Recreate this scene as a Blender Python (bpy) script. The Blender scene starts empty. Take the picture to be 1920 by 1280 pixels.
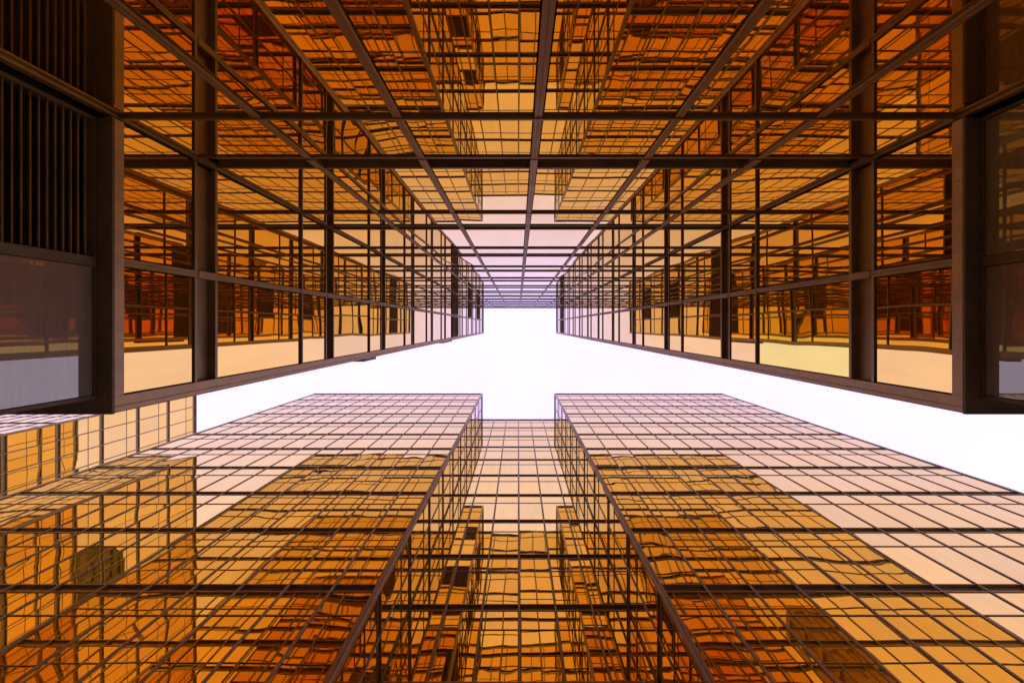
import bpy, math, random
from mathutils import Vector

# ------------------------------------------------------------------ camera
random.seed(7)
S = bpy.context.scene
COL = S.collection
R = math.radians
EYE = 1.6                                   # camera height above the paving
F_PX, IMG_W, IMG_H = 960.0, 1920.0, 1280.0
VX, VY = 971.5, 611.0                       # where the zenith falls in the photograph
cam_d = bpy.data.cameras.new('camera')
cam_d.sensor_width = 36.0
cam_d.lens = 36.0 * F_PX / IMG_W
cam_d.shift_x = -(VX - IMG_W / 2) / IMG_W
cam_d.shift_y = (VY - IMG_H / 2) / IMG_W
cam_d.clip_start = 0.05
cam_d.clip_end = 3000
cam = bpy.data.objects.new('camera', cam_d)
COL.objects.link(cam)
cam.location = (0, 0, EYE)
cam.rotation_euler = (math.pi, 0, 0)        # straight up, picture-down is +Y
S.camera = cam

# ------------------------------------------------------------------ sky and sun
SUN_EL, SUN_AZ = R(32), R(205)
W = bpy.data.worlds.new('World')
S.world = W
W.use_nodes = True
nt = W.node_tree
nt.nodes.clear()
sky = nt.nodes.new('ShaderNodeTexSky')
sky.sky_type = 'NISHITA'
sky.sun_disc = False
sky.sun_elevation = SUN_EL
sky.sun_rotation = SUN_AZ
sky.air_density = 1.0
sky.dust_density = 0.6
sky.ozone_density = 1.0
mixs = nt.nodes.new('ShaderNodeMix')
mixs.data_type = 'RGBA'
mixs.inputs['Factor'].default_value = 0.65   # thin even overcast in front of the blue
bg = nt.nodes.new('ShaderNodeBackground')
bg.inputs['Strength'].default_value = 0.1
wo = nt.nodes.new('ShaderNodeOutputWorld')
nt.links.new(sky.outputs['Color'], mixs.inputs['A'])
# faint cloud texture in the overcast layer
tc = nt.nodes.new('ShaderNodeTexCoord')
cn = nt.nodes.new('ShaderNodeTexNoise')
cn.inputs['Scale'].default_value = 3.2
cn.inputs['Detail'].default_value = 5.0
cn.inputs['Roughness'].default_value = 0.55
nt.links.new(tc.outputs['Generated'], cn.inputs['Vector'])
cm = nt.nodes.new('ShaderNodeMix')
cm.data_type = 'RGBA'
nt.links.new(cn.outputs[0], cm.inputs['Factor'])
cm.inputs['A'].default_value = (7.8, 6.1, 12.6, 1)
cm.inputs['B'].default_value = (9.2, 7.6, 14.2, 1)
nt.links.new(cm.outputs['Result'], mixs.inputs['B'])
nt.links.new(mixs.outputs['Result'], bg.inputs['Color'])
nt.links.new(bg.outputs['Background'], wo.inputs['Surface'])

sd = bpy.data.lights.new('sun', 'SUN')
sd.energy = 0.6
sd.angle = R(14)
sd.color = (1.0, 0.94, 0.86)
sun = bpy.data.objects.new('sun', sd)
COL.objects.link(sun)
# the sky node measures its rotation from +Y, clockwise seen from above
to_sun = Vector((math.sin(SUN_AZ) * math.cos(SUN_EL), math.cos(SUN_AZ) * math.cos(SUN_EL), math.sin(SUN_EL)))
sun.rotation_euler = to_sun.to_track_quat('Z', 'Y').to_euler()
sun.location = (0, 0, 90)

S.view_settings.view_transform = 'Standard'
S.view_settings.look = 'None'
S.view_settings.exposure = 1.0
S.view_settings.gamma = 1.0
S.view_settings.use_curve_mapping = False
S.render.engine = 'CYCLES'
S.cycles.max_bounces = 20
S.cycles.glossy_bounces = 20
S.cycles.diffuse_bounces = 4
S.cycles.caustics_reflective = True
S.cycles.blur_glossy = 0.0
S.cycles.sample_clamp_indirect = 2.0


# ------------------------------------------------------------------ materials
def new_mat(name):
    m = bpy.data.materials.new(name)
    m.use_nodes = True
    t = m.node_tree
    t.nodes.clear()
    out = t.nodes.new('ShaderNodeOutputMaterial')
    p = t.nodes.new('ShaderNodeBsdfPrincipled')
    t.links.new(p.outputs[0], out.inputs[0])
    return m, t, p


class NT:
    """tiny helper for wiring shader maths"""
    def __init__(s, t):
        s.t = t

    def put(s, sock, v):
        if isinstance(v, bpy.types.NodeSocket):
            s.t.links.new(v, sock)
        else:
            sock.default_value = v

    def m(s, op, a, b=0.0, c=0.0):
        n = s.t.nodes.new('ShaderNodeMath')
        n.operation = op
        for i, v in enumerate((a, b, c)):
            s.put(n.inputs[i], v)
        return n.outputs[0]

    def v(s, op, a, b=None, scale=None):
        n = s.t.nodes.new('ShaderNodeVectorMath')
        n.operation = op
        s.put(n.inputs[0], a)
        if b is not None:
            s.put(n.inputs[1], b)
        if scale is not None:
            s.put(n.inputs['Scale'], scale)
        return n.outputs[0]

    def xyz(s, x, y, z):
        n = s.t.nodes.new('ShaderNodeCombineXYZ')
        for i, v in enumerate((x, y, z)):
            s.put(n.inputs[i], v)
        return n.outputs[0]

    def sep(s, a):
        n = s.t.nodes.new('ShaderNodeSeparateXYZ')
        s.put(n.inputs[0], a)
        return n.outputs

    def noise(s, vec, scale, detail=0.0, rough=0.5):
        n = s.t.nodes.new('ShaderNodeTexNoise')
        s.put(n.inputs['Vector'], vec)
        n.inputs['Scale'].default_value = scale
        n.inputs['Detail'].default_value = detail
        n.inputs['Roughness'].default_value = rough
        return n.outputs

    def ramp(s, f, lo, hi, a=0.0, b=1.0):
        n = s.t.nodes.new('ShaderNodeMapRange')
        s.put(n.inputs[0], f)
        for i, v in enumerate((lo, hi, a, b)):
            n.inputs[i + 1].default_value = v
        return n.outputs[0]

    def mix(s, f, a, b, blend='MIX'):
        n = s.t.nodes.new('ShaderNodeMix')
        n.data_type = 'RGBA'
        n.blend_type = blend
        s.put(n.inputs['Factor'], f)
        s.put(n.inputs['A'], a)
        s.put(n.inputs['B'], b)
        return n.outputs['Result']


def glass_mat(name, base, edge, rough=0.0, warp=1.0, tintvar=0.10, dirt=0.12):
    """mirror-coated pane: each pane a touch out of plane and bulged, so reflections break at every joint"""
    m, t, p = new_mat(name)
    g = NT(t)
    geo = t.nodes.new('ShaderNodeNewGeometry')
    uv = t.nodes.new('ShaderNodeUVMap')
    uv.uv_map = 'pane_uv'
    oi = t.nodes.new('ShaderNodeObjectInfo')
    at = t.nodes.new('ShaderNodeAttribute')
    at.attribute_name = 'pane_id'
    seed = g.m('MULTIPLY', g.m('ADD', oi.outputs['Random'], at.outputs['Fac']), 913.7)
    wn = t.nodes.new('ShaderNodeTexWhiteNoise')
    wn.noise_dimensions = '1D'
    g.put(wn.inputs['W'], seed)
    rnd = wn.outputs['Color']
    rx, ry, rz = g.sep(rnd)
    u, v, _ = g.sep(uv.outputs[0])                       # metres inside the pane, centred
    off = g.v('SCALE', rnd, scale=60.0)
    co = g.v('ADD', g.xyz(u, g.m('MULTIPLY', v, 0.8), 0.0), off)
    n1 = g.noise(co, 0.70, 0.0)
    a1, b1, _ = g.sep(n1[1])
    n2 = g.noise(co, 2.4, 0.0)
    a2, b2, _ = g.sep(n2[1])
    def total(c1, c2, tilt, pil, k):
        x = g.m('MULTIPLY', g.m('SUBTRACT', c1, 0.5), 0.0078 * warp)
        x = g.m('ADD', x, g.m('MULTIPLY', g.m('SUBTRACT', c2, 0.5), 0.0018 * warp))
        x = g.m('ADD', x, g.m('MULTIPLY', g.m('SUBTRACT', tilt, 0.5), 0.0035 * warp))
        x = g.m('ADD', x, g.m('MULTIPLY', pil, g.m('MULTIPLY', g.m('SUBTRACT', rz, 0.4), k * 1.5 * warp)))
        return g.m('MULTIPLY', x, g.m('ADD', 0.22, g.m('MULTIPLY', g.m('POWER', ry, 3.0), 2.3)))
    a = total(a1, a2, rx, u, 0.008)
    b = total(b1, b2, ry, v, 0.005)
    N = geo.outputs['True Normal']
    T = g.v('CROSS_PRODUCT', N, (0.0, 0.0, 1.0))
    nn = g.v('ADD', N, g.v('SCALE', T, scale=a))
    nn = g.v('ADD', nn, g.xyz(0.0, 0.0, b))
    nn = g.v('NORMALIZE', nn)
    t.links.new(nn, p.inputs['Normal'])
    # pane-to-pane coating differences, rain streaks and dusty blotches
    pos = geo.outputs['Position']
    d1 = g.noise(g.v('MULTIPLY', pos, (1.0, 1.0, 0.25)), 2.6, 5.0, 0.65)[0]
    d2 = g.noise(g.v('MULTIPLY', pos, (9.0, 9.0, 0.7)), 1.6, 3.0, 0.6)[0]
    dd = g.m('MULTIPLY', g.ramp(d1, 0.42, 0.75), g.ramp(d2, 0.40, 0.72))
    tone = g.m('ADD', 1.0 - tintvar * 0.5, g.m('MULTIPLY', rz, tintvar))
    warm = g.mix(rx, (0.97, 1.0, 1.14, 1), (1.0, 0.97, 0.86, 1))
    c = g.mix(1.0, (*base, 1), warm, 'MULTIPLY')
    c = g.v('SCALE', c, scale=tone)
    c = g.mix(g.m('MULTIPLY', dd, dirt), c, (0.42, 0.27, 0.14, 1))
    t.links.new(c, p.inputs['Base Color'])
    p.inputs['Metallic'].default_value = 1.0
    p.inputs['Roughness'].default_value = rough
    p.inputs['Specular Tint'].default_value = (*edge, 1)
    # thin film of dust and scratches that scatters a little light
    df = t.nodes.new('ShaderNodeBsdfDiffuse')
    df.inputs['Color'].default_value = (0.55, 0.42, 0.22, 1)
    s1 = g.noise(g.v('MULTIPLY', pos, (1.5, 1.5, 60.0)), 2.0, 2.0)[0]
    film = g.m('ADD', 0.025, g.m('MULTIPLY', g.ramp(d1, 0.40, 0.75), 0.07))
    film = g.m('ADD', film, g.m('MULTIPLY', g.m('MULTIPLY', g.ramp(s1, 0.60, 0.72), g.ramp(d2, 0.45, 0.65)), 0.05))
    mx = t.nodes.new('ShaderNodeMixShader')
    t.links.new(film, mx.inputs[0])
    t.links.new(p.outputs[0], mx.inputs[1])
    t.links.new(df.outputs[0], mx.inputs[2])
    out = [n for n in t.nodes if n.type == 'OUTPUT_MATERIAL'][0]
    t.links.new(mx.outputs[0], out.inputs[0])
    return m


def metal_mat(name, base, worn, wear=0.35, rough=0.5, metallic=0.0):
    m, t, p = new_mat(name)
    g = NT(t)
    geo = t.nodes.new('ShaderNodeNewGeometry')
    pos = geo.outputs['Position']
    n1 = g.noise(pos, 3.0, 6.0, 0.65)[0]
    n2 = g.noise(g.v('MULTIPLY', pos, (1.0, 1.0, 14.0)), 7.0, 4.0, 0.7)[0]
    n3 = g.noise(g.v('MULTIPLY', pos, (30.0, 30.0, 1.2)), 2.0, 2.0)[0]
    c = g.mix(g.ramp(n1, 0.3, 0.75), (*[x * 0.78 for x in base], 1), (*[x * 1.2 for x in base], 1))
    w = g.m('MULTIPLY', g.ramp(n2, 0.52, 0.80), g.ramp(n1, 0.35, 0.65))
    c = g.mix(g.m('MULTIPLY', w, wear), c, (*worn, 1))
    c = g.mix(g.m('MULTIPLY', g.ramp(n3, 0.55, 0.8), wear * 0.6), c, (*[x * 0.45 for x in base], 1))
    t.links.new(c, p.inputs['Base Color'])
    t.links.new(g.ramp(n1, 0.3, 0.7, rough - 0.08, rough + 0.12), p.inputs['Roughness'])
    p.inputs['Metallic'].default_value = metallic
    p.inputs['Specular IOR Level'].default_value = 0.12
    bp = t.nodes.new('ShaderNodeBump')
    bp.inputs['Strength'].default_value = 0.12
    bp.inputs['Distance'].default_value = 0.004
    t.links.new(n2, bp.inputs['Height'])
    t.links.new(bp.outputs[0], p.inputs['Normal'])
    return m


def smoked_mat():
    m, t, p = new_mat('smoked_grey_glass')
    g = NT(t)
    geo = t.nodes.new('ShaderNodeNewGeometry')
    d = g.noise(g.v('MULTIPLY', geo.outputs['Position'], (2.0, 2.0, 14.0)), 2.0, 4.0, 0.6)[0]
    t.links.new(g.mix(g.ramp(d, 0.4, 0.7), (0.24, 0.23, 0.165, 1), (0.30, 0.285, 0.21, 1)), p.inputs['Base Color'])
    p.inputs['Roughness'].default_value = 0.9
    gl = t.nodes.new('ShaderNodeBsdfGlossy')
    gl.inputs['Color'].default_value = (0.95, 0.95, 0.62, 1)
    gl.inputs['Roughness'].default_value = 0.0
    mx = t.nodes.new('ShaderNodeMixShader')
    mx.inputs[0].default_value = 0.17
    t.links.new(p.outputs[0], mx.inputs[1])
    t.links.new(gl.outputs[0], mx.inputs[2])
    out = [n for n in t.nodes if n.type == 'OUTPUT_MATERIAL'][0]
    t.links.new(mx.outputs[0], out.inputs[0])
    return m


GOLD = glass_mat('gold_mirror_glass', (0.87, 0.575, 0.142), (0.90, 0.88, 0.72))
PALE = glass_mat('pale_yellow_mirror_glass', (0.84, 0.70, 0.145), (0.88, 0.90, 0.70))
GREY = smoked_mat()
BROWN = metal_mat('brown_anodised_metal', (0.33, 0.265, 0.135), (0.52, 0.44, 0.25), rough=0.44, metallic=0.55)
WORN = metal_mat('worn_brown_metal', (0.58, 0.47, 0.25), (0.80, 0.68, 0.40), wear=0.8, metallic=0.35)
SOFF = metal_mat('dark_brown_panel', (0.17, 0.155, 0.09), (0.26, 0.22, 0.12), wear=0.25, rough=0.5)
BLACK = metal_mat('black_gasket', (0.04, 0.028, 0.016), (0.06, 0.045, 0.03), wear=0.1, rough=0.7, metallic=0.0)
SLAT = metal_mat('dark_louvre_metal', (0.24, 0.18, 0.09), (0.32, 0.25, 0.13), wear=0.2, rough=0.5)


# ------------------------------------------------------------------ mesh helpers
def link(name, me, mat, parent=None):
    o = bpy.data.objects.new(name, me)
    COL.objects.link(o)
    if mat is not None and not me.materials:
        me.materials.append(mat)
    if parent is not None:
        o.parent = parent
    return o


def mesh(name, verts, faces):
    me = bpy.data.meshes.new(name)
    me.from_pydata(verts, [], faces)
    me.update()
    return me


def box_vf(a, b, base=0):
    x0, y0, z0 = a
    x1, y1, z1 = b
    v = [(x0, y0, z0), (x1, y0, z0), (x1, y1, z0), (x0, y1, z0), (x0, y0, z1), (x1, y0, z1), (x1, y1, z1), (x0, y1, z1)]
    f = [(0, 3, 2, 1), (4, 5, 6, 7), (0, 1, 5, 4), (1, 2, 6, 5), (2, 3, 7, 6), (3, 0, 4, 7)]
    return v, [tuple(i + base for i in q) for q in f]


def boxes_mesh(name, boxes):
    V, Fc = [], []
    for a, b in boxes:
        v, f = box_vf(tuple(min(p, q) for p, q in zip(a, b)), tuple(max(p, q) for p, q in zip(a, b)), len(V))
        V += v
        Fc += f
    return mesh(name, V, Fc)


def prism(name, prof, p0, axis_vecs, length):
    """extrude a closed profile [(s,t)] along the third axis vector"""
    A, B, C = axis_vecs
    n = len(prof)
    V = []
    for L in (0.0, length):
        for s, t in prof:
            V.append(tuple(p0[i] + A[i] * s + B[i] * t + C[i] * L for i in range(3)))
    Fc = [(i, (i + 1) % n, n + (i + 1) % n, n + i) for i in range(n)]
    Fc += [tuple(range(n - 1, -1, -1)), tuple(range(n, 2 * n))]
    me = mesh(name, V, Fc)
    import bmesh
    bm = bmesh.new()
    bm.from_mesh(me)
    bmesh.ops.recalc_face_normals(bm, faces=bm.faces)
    bm.to_mesh(me)
    bm.free()
    return me


# ------------------------------------------------------------------ the towers
PW = 1.2                                    # width of one bay
H = 3.73                                    # storey height
ZTOP = 50.65 + EYE
BAND = 0.42                                 # height of the channel at each floor
TRAN = 2.28                                 # from the top of a channel to the thin transom
BAND_TOPS = [ZTOP - H * k for k in range(0, 14)]    # 0 = roof edge


def project(x, y, z):
    d = z - EYE
    if d < 0.3:
        return None
    return (VX + F_PX * x / d, VY + F_PX * y / d)


def shown_area(face, u0, u1, z0, z1):
    """how many pixels of the photograph a pane can cover"""
    if face.n[0] * (0 - face.p[0]) + face.n[1] * (0 - face.p[1]) <= 0:
        return 0.0
    pts = []
    K = 4
    inside = 0
    for i in range(K + 1):
        for j in range(K + 1):
            q = face.at(u0 + (u1 - u0) * i / K, 0.0, z0 + (z1 - z0) * j / K)
            s = project(*q)
            if s and 0 <= s[0] <= IMG_W and 0 <= s[1] <= IMG_H:
                inside += 1
    if not inside:
        return 0.0
    c = [project(*face.at(u, 0, z)) for u, z in ((u0, z0), (u1, z0), (u1, z1), (u0, z1))]
    if any(q is None for q in c):
        return 0.0
    a = 0.0
    for i in range(4):
        a += c[i][0] * c[(i + 1) % 4][1] - c[(i + 1) % 4][0] * c[i][1]
    return abs(a) * 0.5 * inside / (K + 1) ** 2


class Face:
    """one glazed elevation: origin p, unit direction d along it, outward normal n"""
    def __init__(s, p, d, n, cols, width, zb, ends=('post', 'post'), key=''):
        s.p, s.d, s.n, s.cols, s.width, s.zb, s.ends, s.key = p, d, n, cols, width, zb, ends, key
        s.bay = width / cols

    def at(s, u, o, z):
        return (s.p[0] + s.d[0] * u + s.n[0] * o, s.p[1] + s.d[1] * u + s.n[1] * o, z)


def fbox(face, u0, u1, o0, o1, z0, z1):
    return (face.at(u0, o0, z0), face.at(u1, o1, z1))




def build_tower(name, label, faces, core_boxes, group=None, single=300, MUL_W=0.062, MUL_O=0.026, TR=0.02):
    root = bpy.data.objects.new(name, None)
    COL.objects.link(root)
    root.empty_display_size = 2.0
    root['label'] = label
    root['category'] = 'tower'
    if group:
        root['group'] = group
    link('inner_wall', boxes_mesh(name + '_core', core_boxes), BLACK, root)
    cand = []
    bands = {}
    for fc in faces:
        A = (fc.d[0], fc.d[1], 0.0)
        B = (fc.n[0], fc.n[1], 0.0)
        Z = (0.0, 0.0, 1.0)
        e0 = 0.10 if fc.ends[0] == 'post' else 0.045
        e1 = fc.width - (0.10 if fc.ends[1] == 'post' else 0.045)
        # upright mullions, one bar each from bottom to roof
        w, c = MUL_W / 2, 0.006
        prof = [(-w, -0.03), (w, -0.03), (w, MUL_O - c), (w - c, MUL_O), (0.006, MUL_O), (0.003, MUL_O - 0.004),
                (-0.003, MUL_O - 0.004), (-0.006, MUL_O), (-w + c, MUL_O), (-w, MUL_O - c)]
        me = prism('mullion', prof, (0, 0, 0), (A, B, Z), ZTOP - 0.02 - fc.zb)
        for i in range(1, fc.cols):
            o = link('mullion', me, BROWN, root)
            o.location = fc.at(fc.bay * i, 0, fc.zb)
        # thin transoms and recessed floor channels
        tops = [z for z in BAND_TOPS if z - BAND > fc.zb + 0.3]
        c = 0.005
        q = TR
        tprof = [(-0.03, -0.02), (q - c, -0.02), (q, -0.02 + c), (q, 0.02 - c), (q - c, 0.02), (-0.03, 0.02)]
        trans = prism('transom', tprof, (0, 0, 0), (B, Z, A), e1 - e0)
        lip = 0.018
        bprof = [(-0.09, 0.0), (lip, 0.0), (lip, 0.04), (-0.07, 0.04), (-0.07, BAND - 0.045), (lip - 0.004, BAND - 0.045),
                 (lip - 0.004, BAND), (-0.09, BAND)]
        bandm = prism('channel', bprof, (0, 0, 0), (B, Z, A), e1 - e0)
        lines = []
        for z in tops:
            o = link('floor_channel', bandm, BROWN, root)
            o.location = fc.at(e0, 0, z - BAND)
            bands[(fc.key, BAND_TOPS.index(z))] = o
            zt = z - H + TRAN
            if zt > fc.zb + 0.2:
                o = link('transom', trans, BROWN, root)
                o.location = fc.at(e0, 0, zt)
            lines.append((z, zt))
        # panes
        for z, zt in lines:
            spans = [(max(zt + 0.022, fc.zb + 0.12), z - BAND, 's')]
            if zt - 0.022 > fc.zb + 0.3:
                spans.append((max(z - H, fc.zb + 0.12), zt - 0.022, 'l'))
            for z0, z1, kind in spans:
                z0 += 0.013
                z1 -= 0.013
                for i in range(fc.cols):
                    u0 = (e0 if i == 0 else fc.bay * i + MUL_W / 2) + 0.012
                    u1 = (e1 if i == fc.cols - 1 else fc.bay * (i + 1) - MUL_W / 2) - 0.012
                    cand.append((shown_area(fc, u0, u1, z0, z1), fc, i, kind, u0, u1, z0, z1, BAND_TOPS.index(z)))
        # bottom rail
        link('bottom_rail', boxes_mesh('rail', [fbox(fc, e0, e1, -0.05, 0.030, fc.zb, fc.zb + 0.12)]), WORN, root)
    cand.sort(key=lambda q: -q[0])
    cache = {}

    def pane_mesh(fc, du, dz):
        k = (fc.d, fc.n, round(du, 4), round(dz, 4))
        if k not in cache:
            cache[k] = panes_mesh('glass_pane', [(fc, None, du, dz, 0.0)])
        return cache[k]

    rest = []
    for q, (area, fc, i, kind, u0, u1, z0, z1, kt) in enumerate(cand):
        if q < single and area > 0.0:
            mt = GOLD
            me = pane_mesh(fc, u1 - u0, z1 - z0)
            if (fc.key, i, kind, kt) in SPECIAL:
                me = panes_mesh('pale_pane', [(fc, None, u1 - u0, z1 - z0, 0.0)])
                mt = PALE
            o = link('glass_pane', me, mt, root)
            o.location = fc.at((u0 + u1) / 2, 0, (z0 + z1) / 2)
            if mt is PALE:
                o['label'] = 'paler yellow pane among orange ones'
        else:
            rest.append((fc, ((u0 + u1) / 2, (z0 + z1) / 2), u1 - u0, z1 - z0, random.random()))
    if rest:
        o = link('glass_panes', panes_mesh('small_panes', rest), GOLD, root)
        o['kind'] = 'stuff'
    return root, bands


SPECIAL = set()


def panes_mesh(name, items):
    V, Fc, UV, ID = [], [], [], []
    for fc, c, du, dz, rid in items:
        if c is None:
            org = (0.0, 0.0, 0.0)
        else:
            org = fc.at(c[0], 0.0, c[1])
        base = len(V)
        for o in (-0.02, 0.0):
            for (s, t) in ((-.5, -.5), (.5, -.5), (.5, .5), (-.5, .5)):
                V.append((org[0] + fc.d[0] * du * s + fc.n[0] * o, org[1] + fc.d[1] * du * s + fc.n[1] * o, org[2] + dz * t))
                UV.append((du * s, dz * t))
                ID.append(rid)
        # outward winding depends on handedness of (d, z, n)
        rh = (fc.d[1] * fc.n[0] * -1 + fc.d[0] * fc.n[1]) < 0
        q = [(0, 3, 2, 1), (4, 5, 6, 7), (0, 1, 5, 4), (1, 2, 6, 5), (2, 3, 7, 6), (3, 0, 4, 7)]
        for f in q:
            f = tuple(base + i for i in f)
            Fc.append(f if rh else f[::-1])
    me = mesh(name, V, Fc)
    uvl = me.uv_layers.new(name='pane_uv')
    for lp in me.loops:
        uvl.data[lp.index].uv = UV[lp.vertex_index]
    if len(items) > 1:
        at = me.attributes.new('pane_id', 'FLOAT', 'POINT')
        at.data.foreach_set('value', ID)
    return me


def corner_post(root, x, y, sx, sy, zb, mat=None, inner=False):
    """outer corner: glass planes meet at x,y and the building lies towards (-sx,-sy)"""
    if inner:
        a, b = (x - sx * 0.03, y - sy * 0.03, zb), (x + sx * 0.032, y + sy * 0.032, ZTOP - 0.03)
        return link('corner_mullion', boxes_mesh('inner_corner', [(a, b)]), mat or BROWN, root)
    o1 = 0.040
    c = 0.012
    prof = [(-0.10, o1 - .004), (-0.004 - 0.02, o1 - .004), (-0.02, o1 - 0.012), (-0.012, o1 - 0.012), (-0.008, o1), (o1 - c, o1), (o1, o1 - c),
            (o1, -0.008), (o1 - 0.012, -0.012), (o1 - 0.012, -0.02), (o1 - .004, -0.024), (o1 - .004, -0.10), (-0.06, -0.10), (-0.10, -0.06)]
    me = prism('corner', prof, (x, y, zb), ((sx, 0, 0), (0, sy, 0), (0, 0, 1)), ZTOP - zb - 0.01)
    return link('corner_post', me, mat or BROWN, root)


def roof_cap(root, boxes):
    link('roof_coping', boxes_mesh('coping', boxes), BROWN, root)


G = 0.05                                    # frames stand this far in front of the glass
# plan, in metres; glass planes
U_XL, U_XR = -2.85 * PW - G, 3.14 * PW + G
U_YB, U_YF = -1.48 * PW - 0.04, 0.61 * PW - 0.03
L_XL, L_XR = -2.975 * PW, 3.025 * PW
L_Y1, L_Y2 = 5.58 * PW + 0.03, 7.70 * PW + 0.03
WING = 13.85 * PW
DEPTH = 15 * PW
T_X = -26.6 * PW
SOFFIT = 4.35 + EYE


def slab(x0, y0, x1, y1, z0, z1):
    return ((x0, y0, z0), (x1, y1, z1))


I = 0.16                                    # the inner wall stands behind the channels

# --- tower round the camera: recess open towards +Y, camera stands inside it
SPECIAL = {('near_right', 0, 'l', 11)}
u_faces = [
    Face((U_XL, U_YB), (1, 0), (0, 1), 6, U_XR - U_XL, 0.05, ('in', 'in'), 'near_back'),
    Face((U_XL, U_YF), (0, -1), (1, 0), 2, U_YF - U_YB, SOFFIT, ('post', 'in'), 'near_left'),
    Face((U_XR, U_YF), (0, -1), (-1, 0), 2, U_YF - U_YB, SOFFIT, ('post', 'in'), 'near_right'),
    Face((U_XL, U_YF), (-1, 0), (0, 1), 14, WING, SOFFIT, ('post', 'post'), 'near_front_left'),
    Face((U_XR, U_YF), (1, 0), (0, 1), 14, WING, SOFFIT, ('post', 'post'), 'near_front_right'),
    Face((U_XL - WING, U_YF), (0, -1), (-1, 0), 15, DEPTH, SOFFIT, ('post', 'post'), 'near_end_left'),
    Face((U_XR + WING, U_YF), (0, -1), (1, 0), 15, DEPTH, SOFFIT, ('post', 'post'), 'near_end_right'),
]
u_core = [
    slab(U_XL - WING + I, U_YF - I, U_XL - I, U_YF - DEPTH + I, SOFFIT + .06, ZTOP - .3),
    slab(U_XR + I, U_YF - I, U_XR + WING - I, U_YF - DEPTH + I, SOFFIT + .06, ZTOP - .3),
    slab(U_XL - I + .002, U_YB - I, U_XR + I - .002, U_YF - DEPTH + I + .01, 0.02, ZTOP - .32),
]
NEAR, near_bands = build_tower('glass_tower', 'gold mirror tower with dark soffit and deep recess wrapping round the viewpoint', u_faces, u_core,
                               'gold glass towers round the court', MUL_W=0.075, MUL_O=0.024, TR=0.032)
corner_post(NEAR, U_XL, U_YF, 1, 1, SOFFIT + 0.001, WORN)
corner_post(NEAR, U_XR, U_YF, -1, 1, SOFFIT + 0.001, WORN)
corner_post(NEAR, U_XL - WING, U_YF, -1, 1, SOFFIT + 0.001)
corner_post(NEAR, U_XR + WING, U_YF, 1, 1, SOFFIT + 0.001)
corner_post(NEAR, U_XL, U_YB, 1, 1, 0.05, None, True)
corner_post(NEAR, U_XR, U_YB, -1, 1, 0.05, None, True)
roof_cap(NEAR, [
    slab(U_XL - WING - .06, U_YF + .06, U_XL + .06, U_YF - DEPTH - .06, ZTOP, ZTOP + .12),
    slab(U_XR - .06, U_YF + .06, U_XR + WING + .06, U_YF - DEPTH - .06, ZTOP, ZTOP + .12),
    slab(U_XL + .061, U_YB + .06, U_XR - .061, U_YF - DEPTH - .055, ZTOP, ZTOP + .118),
])
link('rear_wall', boxes_mesh('rear', [slab(U_XL - WING + .02, U_YF - DEPTH - .02, U_XR + WING - .02, U_YF - DEPTH + .1, 0.03, ZTOP - .01)]), SOFF, NEAR)

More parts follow.
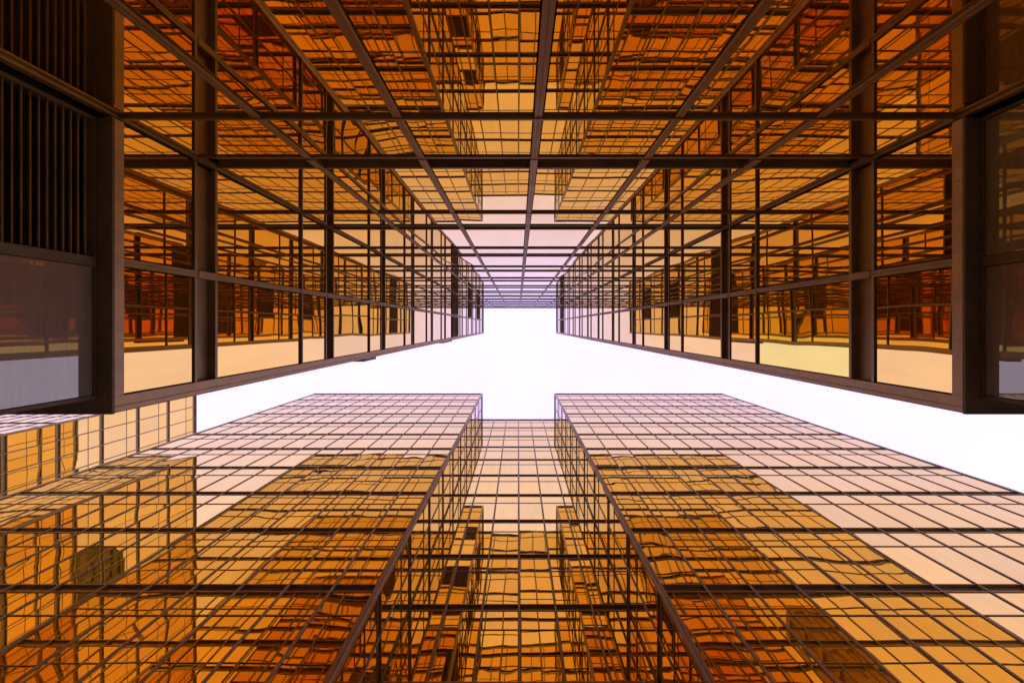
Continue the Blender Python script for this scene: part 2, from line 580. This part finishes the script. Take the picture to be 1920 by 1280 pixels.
# soffit boards, recessed ground floor, louvre bank
RX, RY = 0.135, 0.14                          # set-back of the ground floor wall
for sgn, xc, xe, tag in ((-1, U_XL, U_XL - WING, 'l'), (1, U_XR, U_XR + WING, 'r')):
    gx = xc + sgn * (RX - G)                 # outer plane of the ground floor wall facing the recess
    gy = U_YF - RY + G
    xin, xo = xc - sgn * .045, gx + sgn * .02
    yo, yi = U_YF + .045, gy - .02
    # two mitred soffit boards
    zs = SOFFIT - .0
    for pts in (((xin, yo), (xo, yi), (xo, U_YB + .06), (xin, U_YB + .06)),
                ((xin, yo), (xe, yo), (xe, yi), (xo, yi))):
        k = len(pts)
        cx = sum(p[0] for p in pts) / k
        cy = sum(p[1] for p in pts) / k
        sh = [(p[0] + (.0015 if p[0] < cx else -.0015), p[1] + (.0015 if p[1] < cy else -.0015)) for p in pts]
        V = [(p[0], p[1], zs - .03) for p in sh] + [(p[0], p[1], zs - .001) for p in sh]
        Fq = [tuple(range(k)), tuple(range(2 * k - 1, k - 1, -1))] + [(i, i + k, (i + 1) % k + k, (i + 1) % k) for i in range(k)]
        link('soffit_board', mesh('soffit', V, Fq), SOFF, NEAR)
    # frame of the ground floor opening
    ztop = SOFFIT - .035
    zlow = 0.03
    fr = 0.03
    ya, yb = gy, U_YB + .06                  # along the recess
    ym = -0.54                               # upright between louvres and glass
    link('ground_frame', boxes_mesh('gf', [
        ((gx + sgn * .001, ya, zlow), (gx + sgn * .10, ya - fr, ztop)),
        ((gx + sgn * .001, ym - .04, zlow), (gx + sgn * .10, ym + .04, ztop)),
        ((gx + sgn * .001, yb, zlow), (gx + sgn * .10, yb + fr, ztop)),
        ((gx + sgn * .004, ya - fr - .001, ztop - .02), (gx + sgn * .10, ym + .041, ztop)),
        ((gx + sgn * .004, ym - .041, ztop - .02), (gx + sgn * .10, yb + fr + .001, ztop)),
    ]), SOFF, NEAR)
    link('ground_wall', boxes_mesh('gw', [((gx + sgn * .14, gy - .01, zlow), (xe, U_YF - DEPTH + .2, SOFFIT + .05))]), BLACK, NEAR)

    def gpane(y0, y1, z0, z1):
        fcx = Face((gx + sgn * .014, 0.0), (0, 1), (-sgn, 0), 1, 1, 0)
        me = panes_mesh('ground_pane', [(fcx, None, abs(y1 - y0), z1 - z0, 0.0)])
        o = link('ground_pane', me, GREY, NEAR)
        o.location = (gx + sgn * .014, (y0 + y1) / 2, (z0 + z1) / 2)
        o['label'] = 'smoked grey ground floor pane under the soffit'
    gpane(ya - fr - .006, ym + .046, zlow + .1, ztop - .026)
    if sgn > 0:
        gpane(ym - .046, yb + fr + .006, zlow + .1, ztop - .026)
    else:
        ln = abs((ym - .044) - (yb + fr + .004))
        prof = [(-.002, -.020), (.004, -.022), (.062, .022), (.056, .024)]
        me = prism('blade', prof, (0, 0, 0), ((sgn, 0, 0), (0, 0, 1), (0, 1, 0)), ln)
        z = ztop - .07
        bank = link('louvre_bank', boxes_mesh('bank', [((gx + sgn * .118, ym - .044, zlow), (gx + sgn * .13, yb + fr + .004, ztop - .06))]), BLACK, NEAR)
        while z > 0.5:
            o = link('louvre_blade', me, WORN, bank)
            o.location = (gx + sgn * .012, yb + fr + .004, z)
            z -= 0.068

# --- tower opposite, the same plan turned round
l_faces = [
    Face((L_XL, L_Y2), (1, 0), (0, -1), 6, L_XR - L_XL, 0.05, ('in', 'in'), 'far_back'),
    Face((L_XL, L_Y1), (0, 1), (1, 0), 2, L_Y2 - L_Y1, 0.05, ('post', 'in'), 'far_left'),
    Face((L_XR, L_Y1), (0, 1), (-1, 0), 2, L_Y2 - L_Y1, 0.05, ('post', 'in'), 'far_right'),
    Face((L_XL, L_Y1), (-1, 0), (0, -1), 14, WING, 0.05, ('post', 'post'), 'far_front_left'),
    Face((L_XR, L_Y1), (1, 0), (0, -1), 14, WING, 0.05, ('post', 'post'), 'far_front_right'),
    Face((L_XL - WING, L_Y1), (0, 1), (-1, 0), 15, DEPTH, 0.05, ('post', 'post'), 'far_end_left'),
    Face((L_XR + WING, L_Y1), (0, 1), (1, 0), 15, DEPTH, 0.05, ('post', 'post'), 'far_end_right'),
]
l_core = [
    slab(L_XL - WING + I, L_Y1 + I, L_XL - I, L_Y1 + DEPTH - I, 0.02, ZTOP - .3),
    slab(L_XR + I, L_Y1 + I, L_XR + WING - I, L_Y1 + DEPTH - I, 0.02, ZTOP - .3),
    slab(L_XL - I + .002, L_Y2 + I, L_XR + I - .002, L_Y1 + DEPTH - I - .01, 0.025, ZTOP - .32),
]
FAR, far_bands = build_tower('glass_tower', 'gold mirror tower whose notched front faces the soffit tower across the court', l_faces, l_core,
                             'gold glass towers round the court')
corner_post(FAR, L_XL, L_Y1, 1, -1, 0.04)
corner_post(FAR, L_XR, L_Y1, -1, -1, 0.04)
corner_post(FAR, L_XL - WING, L_Y1, -1, -1, 0.04)
corner_post(FAR, L_XR + WING, L_Y1, 1, -1, 0.04)
corner_post(FAR, L_XL, L_Y2, 1, -1, 0.05, None, True)
corner_post(FAR, L_XR, L_Y2, -1, -1, 0.05, None, True)
roof_cap(FAR, [
    slab(L_XL - WING - .06, L_Y1 - .06, L_XL + .06, L_Y1 + DEPTH + .06, ZTOP, ZTOP + .12),
    slab(L_XR - .06, L_Y1 - .06, L_XR + WING + .06, L_Y1 + DEPTH + .06, ZTOP, ZTOP + .12),
    slab(L_XL + .061, L_Y2 - .06, L_XR - .061, L_Y1 + DEPTH + .055, ZTOP, ZTOP + .118),
])
link('rear_wall', boxes_mesh('rear', [slab(L_XL - WING + .02, L_Y1 + DEPTH + .02, L_XR + WING - .02, L_Y1 + DEPTH - .1, 0.03, ZTOP - .01)]), SOFF, FAR)


def side_tower(label, y0, sy, name='glass_tower'):
    """neighbour beyond the left ends; only its corner shows"""
    fs = [
        Face((T_X, y0), (0, sy), (1, 0), 15, DEPTH, 0.05, ('post', 'post'), 'side_end'),
        Face((T_X, y0), (-1, 0), (0, -sy), 14, WING, 0.05, ('post', 'post'), 'side_front'),
    ]
    core = [slab(T_X - I, y0 + sy * I, T_X - WING + I, y0 + sy * (DEPTH - I), 0.02, ZTOP - .3)]
    rt, b = build_tower(name, label, fs, core, 'gold glass towers round the court')
    corner_post(rt, T_X, y0, 1, -sy, 0.04)
    corner_post(rt, T_X - WING, y0, -1, -sy, 0.04)
    corner_post(rt, T_X, y0 + sy * DEPTH, 1, sy, 0.04)
    roof_cap(rt, [slab(T_X + .06, y0 - sy * .06, T_X - WING - .06, y0 + sy * (DEPTH + .06), ZTOP, ZTOP + .12)])
    link('rear_wall', boxes_mesh('rear', [slab(T_X - .02, y0 + sy * (DEPTH - .1), T_X - WING + .02, y0 + sy * (DEPTH + .02), 0.03, ZTOP - .01),
                                          slab(T_X - WING - .02, y0 + sy * .1, T_X - WING + .1, y0 + sy * (DEPTH - .12), 0.03, ZTOP - .01)]), SOFF, rt)
    return rt


SIDE = side_tower('gold mirror tower showing one corner past the end of the notched tower', L_Y1, 1)
SIDE2 = side_tower('gold mirror tower seen only as a reflection in the notched tower', U_YF, -1)

# ------------------------------------------------------------------ louvres set into the facades
def face_of(fs, key):
    return [f for f in fs if f.key == key][0]


def channel_vent(bands, fs, key, k, col, n=4):
    """slats closing one bay of a floor channel"""
    fc, band = face_of(fs, key), bands[(key, k)]
    e0 = 0.10 if fc.ends[0] == 'post' else 0.045
    e1 = fc.width - (0.10 if fc.ends[1] == 'post' else 0.045)
    u0 = max(fc.bay * col + .05, e0 + .01) - e0
    u1 = min(fc.bay * (col + 1) - .05, e1 - .01) - e0
    A, B = (fc.d[0], fc.d[1], 0), (fc.n[0], fc.n[1], 0)
    h = (BAND - .09) / n
    me = prism('slat', [(-.065, .03), (-.06, .034), (.012, .004), (.010, .0), (.006, .0)], (0, 0, 0), (B, (0, 0, 1), A), u1 - u0)
    for i in range(n):
        o = link('vent_slat', me, SLAT, band)
        o.location = (fc.d[0] * u0, fc.d[1] * u0, .05 + h * (i + .35))


def louvre_panel(root, fs, key, c0, c1, z0, z1, out=.05, pitch=.11):
    """metal louvre fixed over the panes of some bays"""
    fc = face_of(fs, key)
    u0, u1 = fc.bay * c0 + .05, fc.bay * c1 - .05
    u0, u1 = max(u0, .11), min(u1, fc.width - .06)
    bx = [fbox(fc, u0, u1, .005, .012, z0, z1), fbox(fc, u0, u0 + .04, .013, out, z0, z1), fbox(fc, u1 - .04, u1, .013, out, z0, z1),
          fbox(fc, u0 + .041, u1 - .041, .013, out, z0, z0 + .04), fbox(fc, u0 + .041, u1 - .041, .013, out, z1 - .04, z1)]
    z = z0 + .09
    while z < z1 - .06:
        bx.append(fbox(fc, u0 + .041, u1 - .041, .014, out - .008, z, z + .02))
        z += pitch
    link('louvre_panel', boxes_mesh('louvre', bx), SLAT, root)


def zt_(k):
    return BAND_TOPS[k]


channel_vent(near_bands, u_faces, 'near_back', 12, 2)
for c in (0, 1):
    channel_vent(near_bands, u_faces, 'near_left', 11, c)
    channel_vent(near_bands, u_faces, 'near_left', 10, c)
    channel_vent(near_bands, u_faces, 'near_left', 7, c)
channel_vent(near_bands, u_faces, 'near_back', 9, 2)
channel_vent(far_bands, l_faces, 'far_back', 10, 3)
channel_vent(far_bands, l_faces, 'far_front_left', 9, 4)
channel_vent(far_bands, l_faces, 'far_front_right', 7, 7)
channel_vent(far_bands, l_faces, 'far_front_right', 7, 10)
louvre_panel(NEAR, u_faces, 'near_left', 0, 1, zt_(7) + TRAN + .03, zt_(6) + 1.1, .06)
louvre_panel(NEAR, u_faces, 'near_left', 1, 2, zt_(7) + TRAN + .03, zt_(6) + 1.1, .06)
louvre_panel(NEAR, u_faces, 'near_left', 1, 2, zt_(4) + .03, zt_(4) + TRAN - .03, .06)
louvre_panel(NEAR, u_faces, 'near_left', 1, 2, zt_(2) + .03, zt_(2) + TRAN - .03, .06)
louvre_panel(NEAR, u_faces, 'near_right', 0, 1, zt_(2) + .03, zt_(2) + TRAN - .03, .06)
louvre_panel(NEAR, u_faces, 'near_right', 1, 2, zt_(2) + .03, zt_(2) + TRAN - .03, .06)
louvre_panel(NEAR, u_faces, 'near_front_left', 0, .4, zt_(11) + TRAN + .03, zt_(10) - BAND - .02, .13)
louvre_panel(NEAR, u_faces, 'near_front_left', 0, .4, zt_(7) + .03, zt_(6) - BAND - .02, .13)
louvre_panel(NEAR, u_faces, 'near_front_left', 0, 1, zt_(4) + .03, zt_(4) + TRAN - .03, .06)
louvre_panel(NEAR, u_faces, 'near_front_left', 1, 2, zt_(4) + .03, zt_(4) + TRAN - .03, .06)
louvre_panel(NEAR, u_faces, 'near_front_left', 0, 1, zt_(2) + .03, zt_(2) + TRAN - .03, .06)

def splice_sleeves(root, fs, key, ks):
    fc = face_of(fs, key)
    A, B = (fc.d[0], fc.d[1], 0), (fc.n[0], fc.n[1], 0)
    w = .0375 + .005
    prof = [(-w, -.02), (w, -.02), (w, .024), (w - .006, .030), (-w + .006, .030), (-w, .024)]
    me = prism('sleeve', prof, (0, 0, 0), (A, B, (0, 0, 1)), .34)
    for k in ks:
        for i in range(1, fc.cols):
            o = link('splice_sleeve', me, WORN if (i + k) % 3 else BROWN, root)
            o.location = fc.at(fc.bay * i, 0, zt_(k) - BAND + .05)


splice_sleeves(NEAR, u_faces, 'near_back', range(8, 13))
splice_sleeves(NEAR, u_faces, 'near_left', range(8, 13))
splice_sleeves(NEAR, u_faces, 'near_right', range(8, 13))

# ------------------------------------------------------------------ older towers behind, met only as reflections
STONE = metal_mat('weathered_green_stone', (0.10, 0.10, 0.035), (0.22, 0.21, 0.08), wear=0.7, rough=0.8)
DARKST = metal_mat('dark_brown_cladding', (0.42, 0.34, 0.18), (0.50, 0.42, 0.24), wear=0.5, rough=0.7)
DARKGL = metal_mat('dull_window_glass', (0.28, 0.22, 0.12), (0.34, 0.28, 0.16), wear=0.2, rough=0.3)


def old_tower(name, label, x0, y0, x1, y1, tiers, mat, floor=3.6, pier=1.6):
    root = bpy.data.objects.new(name, None)
    COL.objects.link(root)
    root.location = ((x0 + x1) / 2, (y0 + y1) / 2, 0)
    root['label'] = label
    root['category'] = 'tower'
    cx, cy, hx, hy = 0.0, 0.0, (x1 - x0) / 2, (y1 - y0) / 2
    zb = 0.0
    for fx, fy, zt in tiers:                  # each tier steps back
        ax, ay = hx * fx, hy * fy
        link('shaft', boxes_mesh('shaft', [((cx - ax + .3, cy - ay + .3, zb), (cx + ax - .3, cy + ay - .3, zt))]), DARKGL if mat is STONE else mat, root)
        n = max(1, int((zt - zb) / floor))
        for i in range(n + 1):
            z = zb + (zt - zb) * i / n
            link('ledge', boxes_mesh('ledge', [((cx - ax - .1, cy - ay - .1, z - .5), (cx + ax + .1, cy + ay + .1, z + .55 if i == n else z + .45))]), mat, root)
        bx = []
        for ex, a0 in ((ax, ay), ):
            k = max(2, int(2 * a0 / pier))
            for sx in (-1, 1):
                for i in range(k + 1):
                    y = -a0 + 2 * a0 * i / k
                    bx.append(((cx + sx * ex - .25, cy + y - .25, zb), (cx + sx * ex + .02, cy + y + .25, zt - .52)))
            k = max(2, int(2 * ex / pier))
            for sy in (-1, 1):
                for i in range(1, k):
                    x = -ex + 2 * ex * i / k
                    bx.append(((cx + x - .25, cy + sy * a0 - .25, zb), (cx + x + .25, cy + sy * a0 + .02, zt - .52)))
        for b in bx:
            link('pier', boxes_mesh('pier', [b]), mat, root)
        zb = zt + .55
    return root


old_tower('stone_tower', 'dark green stone tower with stepped crown mirrored among the amber panes', 13.0, -42.5, 25.0, -26.0,
          [(1, 0.86, 95), (0.92, 0.62, 99.5), (0.7, 0.35, 103)], STONE)
old_tower('slab_tower', 'dark brown slab tower mirrored as a murky strip in the amber panes', 38.6, -19.0, 44.5, -15.0,
          [(1, 1, 74.5)], DARKST)

# ------------------------------------------------------------------ ground
gm, gt, gp = new_mat('court_paving')
g = NT(gt)
gg = gt.nodes.new('ShaderNodeNewGeometry')
br = gt.nodes.new('ShaderNodeTexBrick')
gt.links.new(gg.outputs['Position'], br.inputs['Vector'])
br.inputs['Scale'].default_value = 1.0
br.inputs['Brick Width'].default_value = 0.6
br.inputs['Row Height'].default_value = 0.6
br.inputs['Mortar Size'].default_value = 0.006
br.inputs['Color1'].default_value = (0.48, 0.44, 0.36, 1)
br.inputs['Color2'].default_value = (0.42, 0.38, 0.32, 1)
br.inputs['Mortar'].default_value = (0.10, 0.09, 0.08, 1)
gt.links.new(br.outputs['Color'], gp.inputs['Base Color'])
gp.inputs['Roughness'].default_value = 0.7
go = link('ground', mesh('ground', [(-1500, -1500, 0), (1500, -1500, 0), (1500, 1500, 0), (-1500, 1500, 0)], [(0, 1, 2, 3)]), gm)
go['kind'] = 'structure'
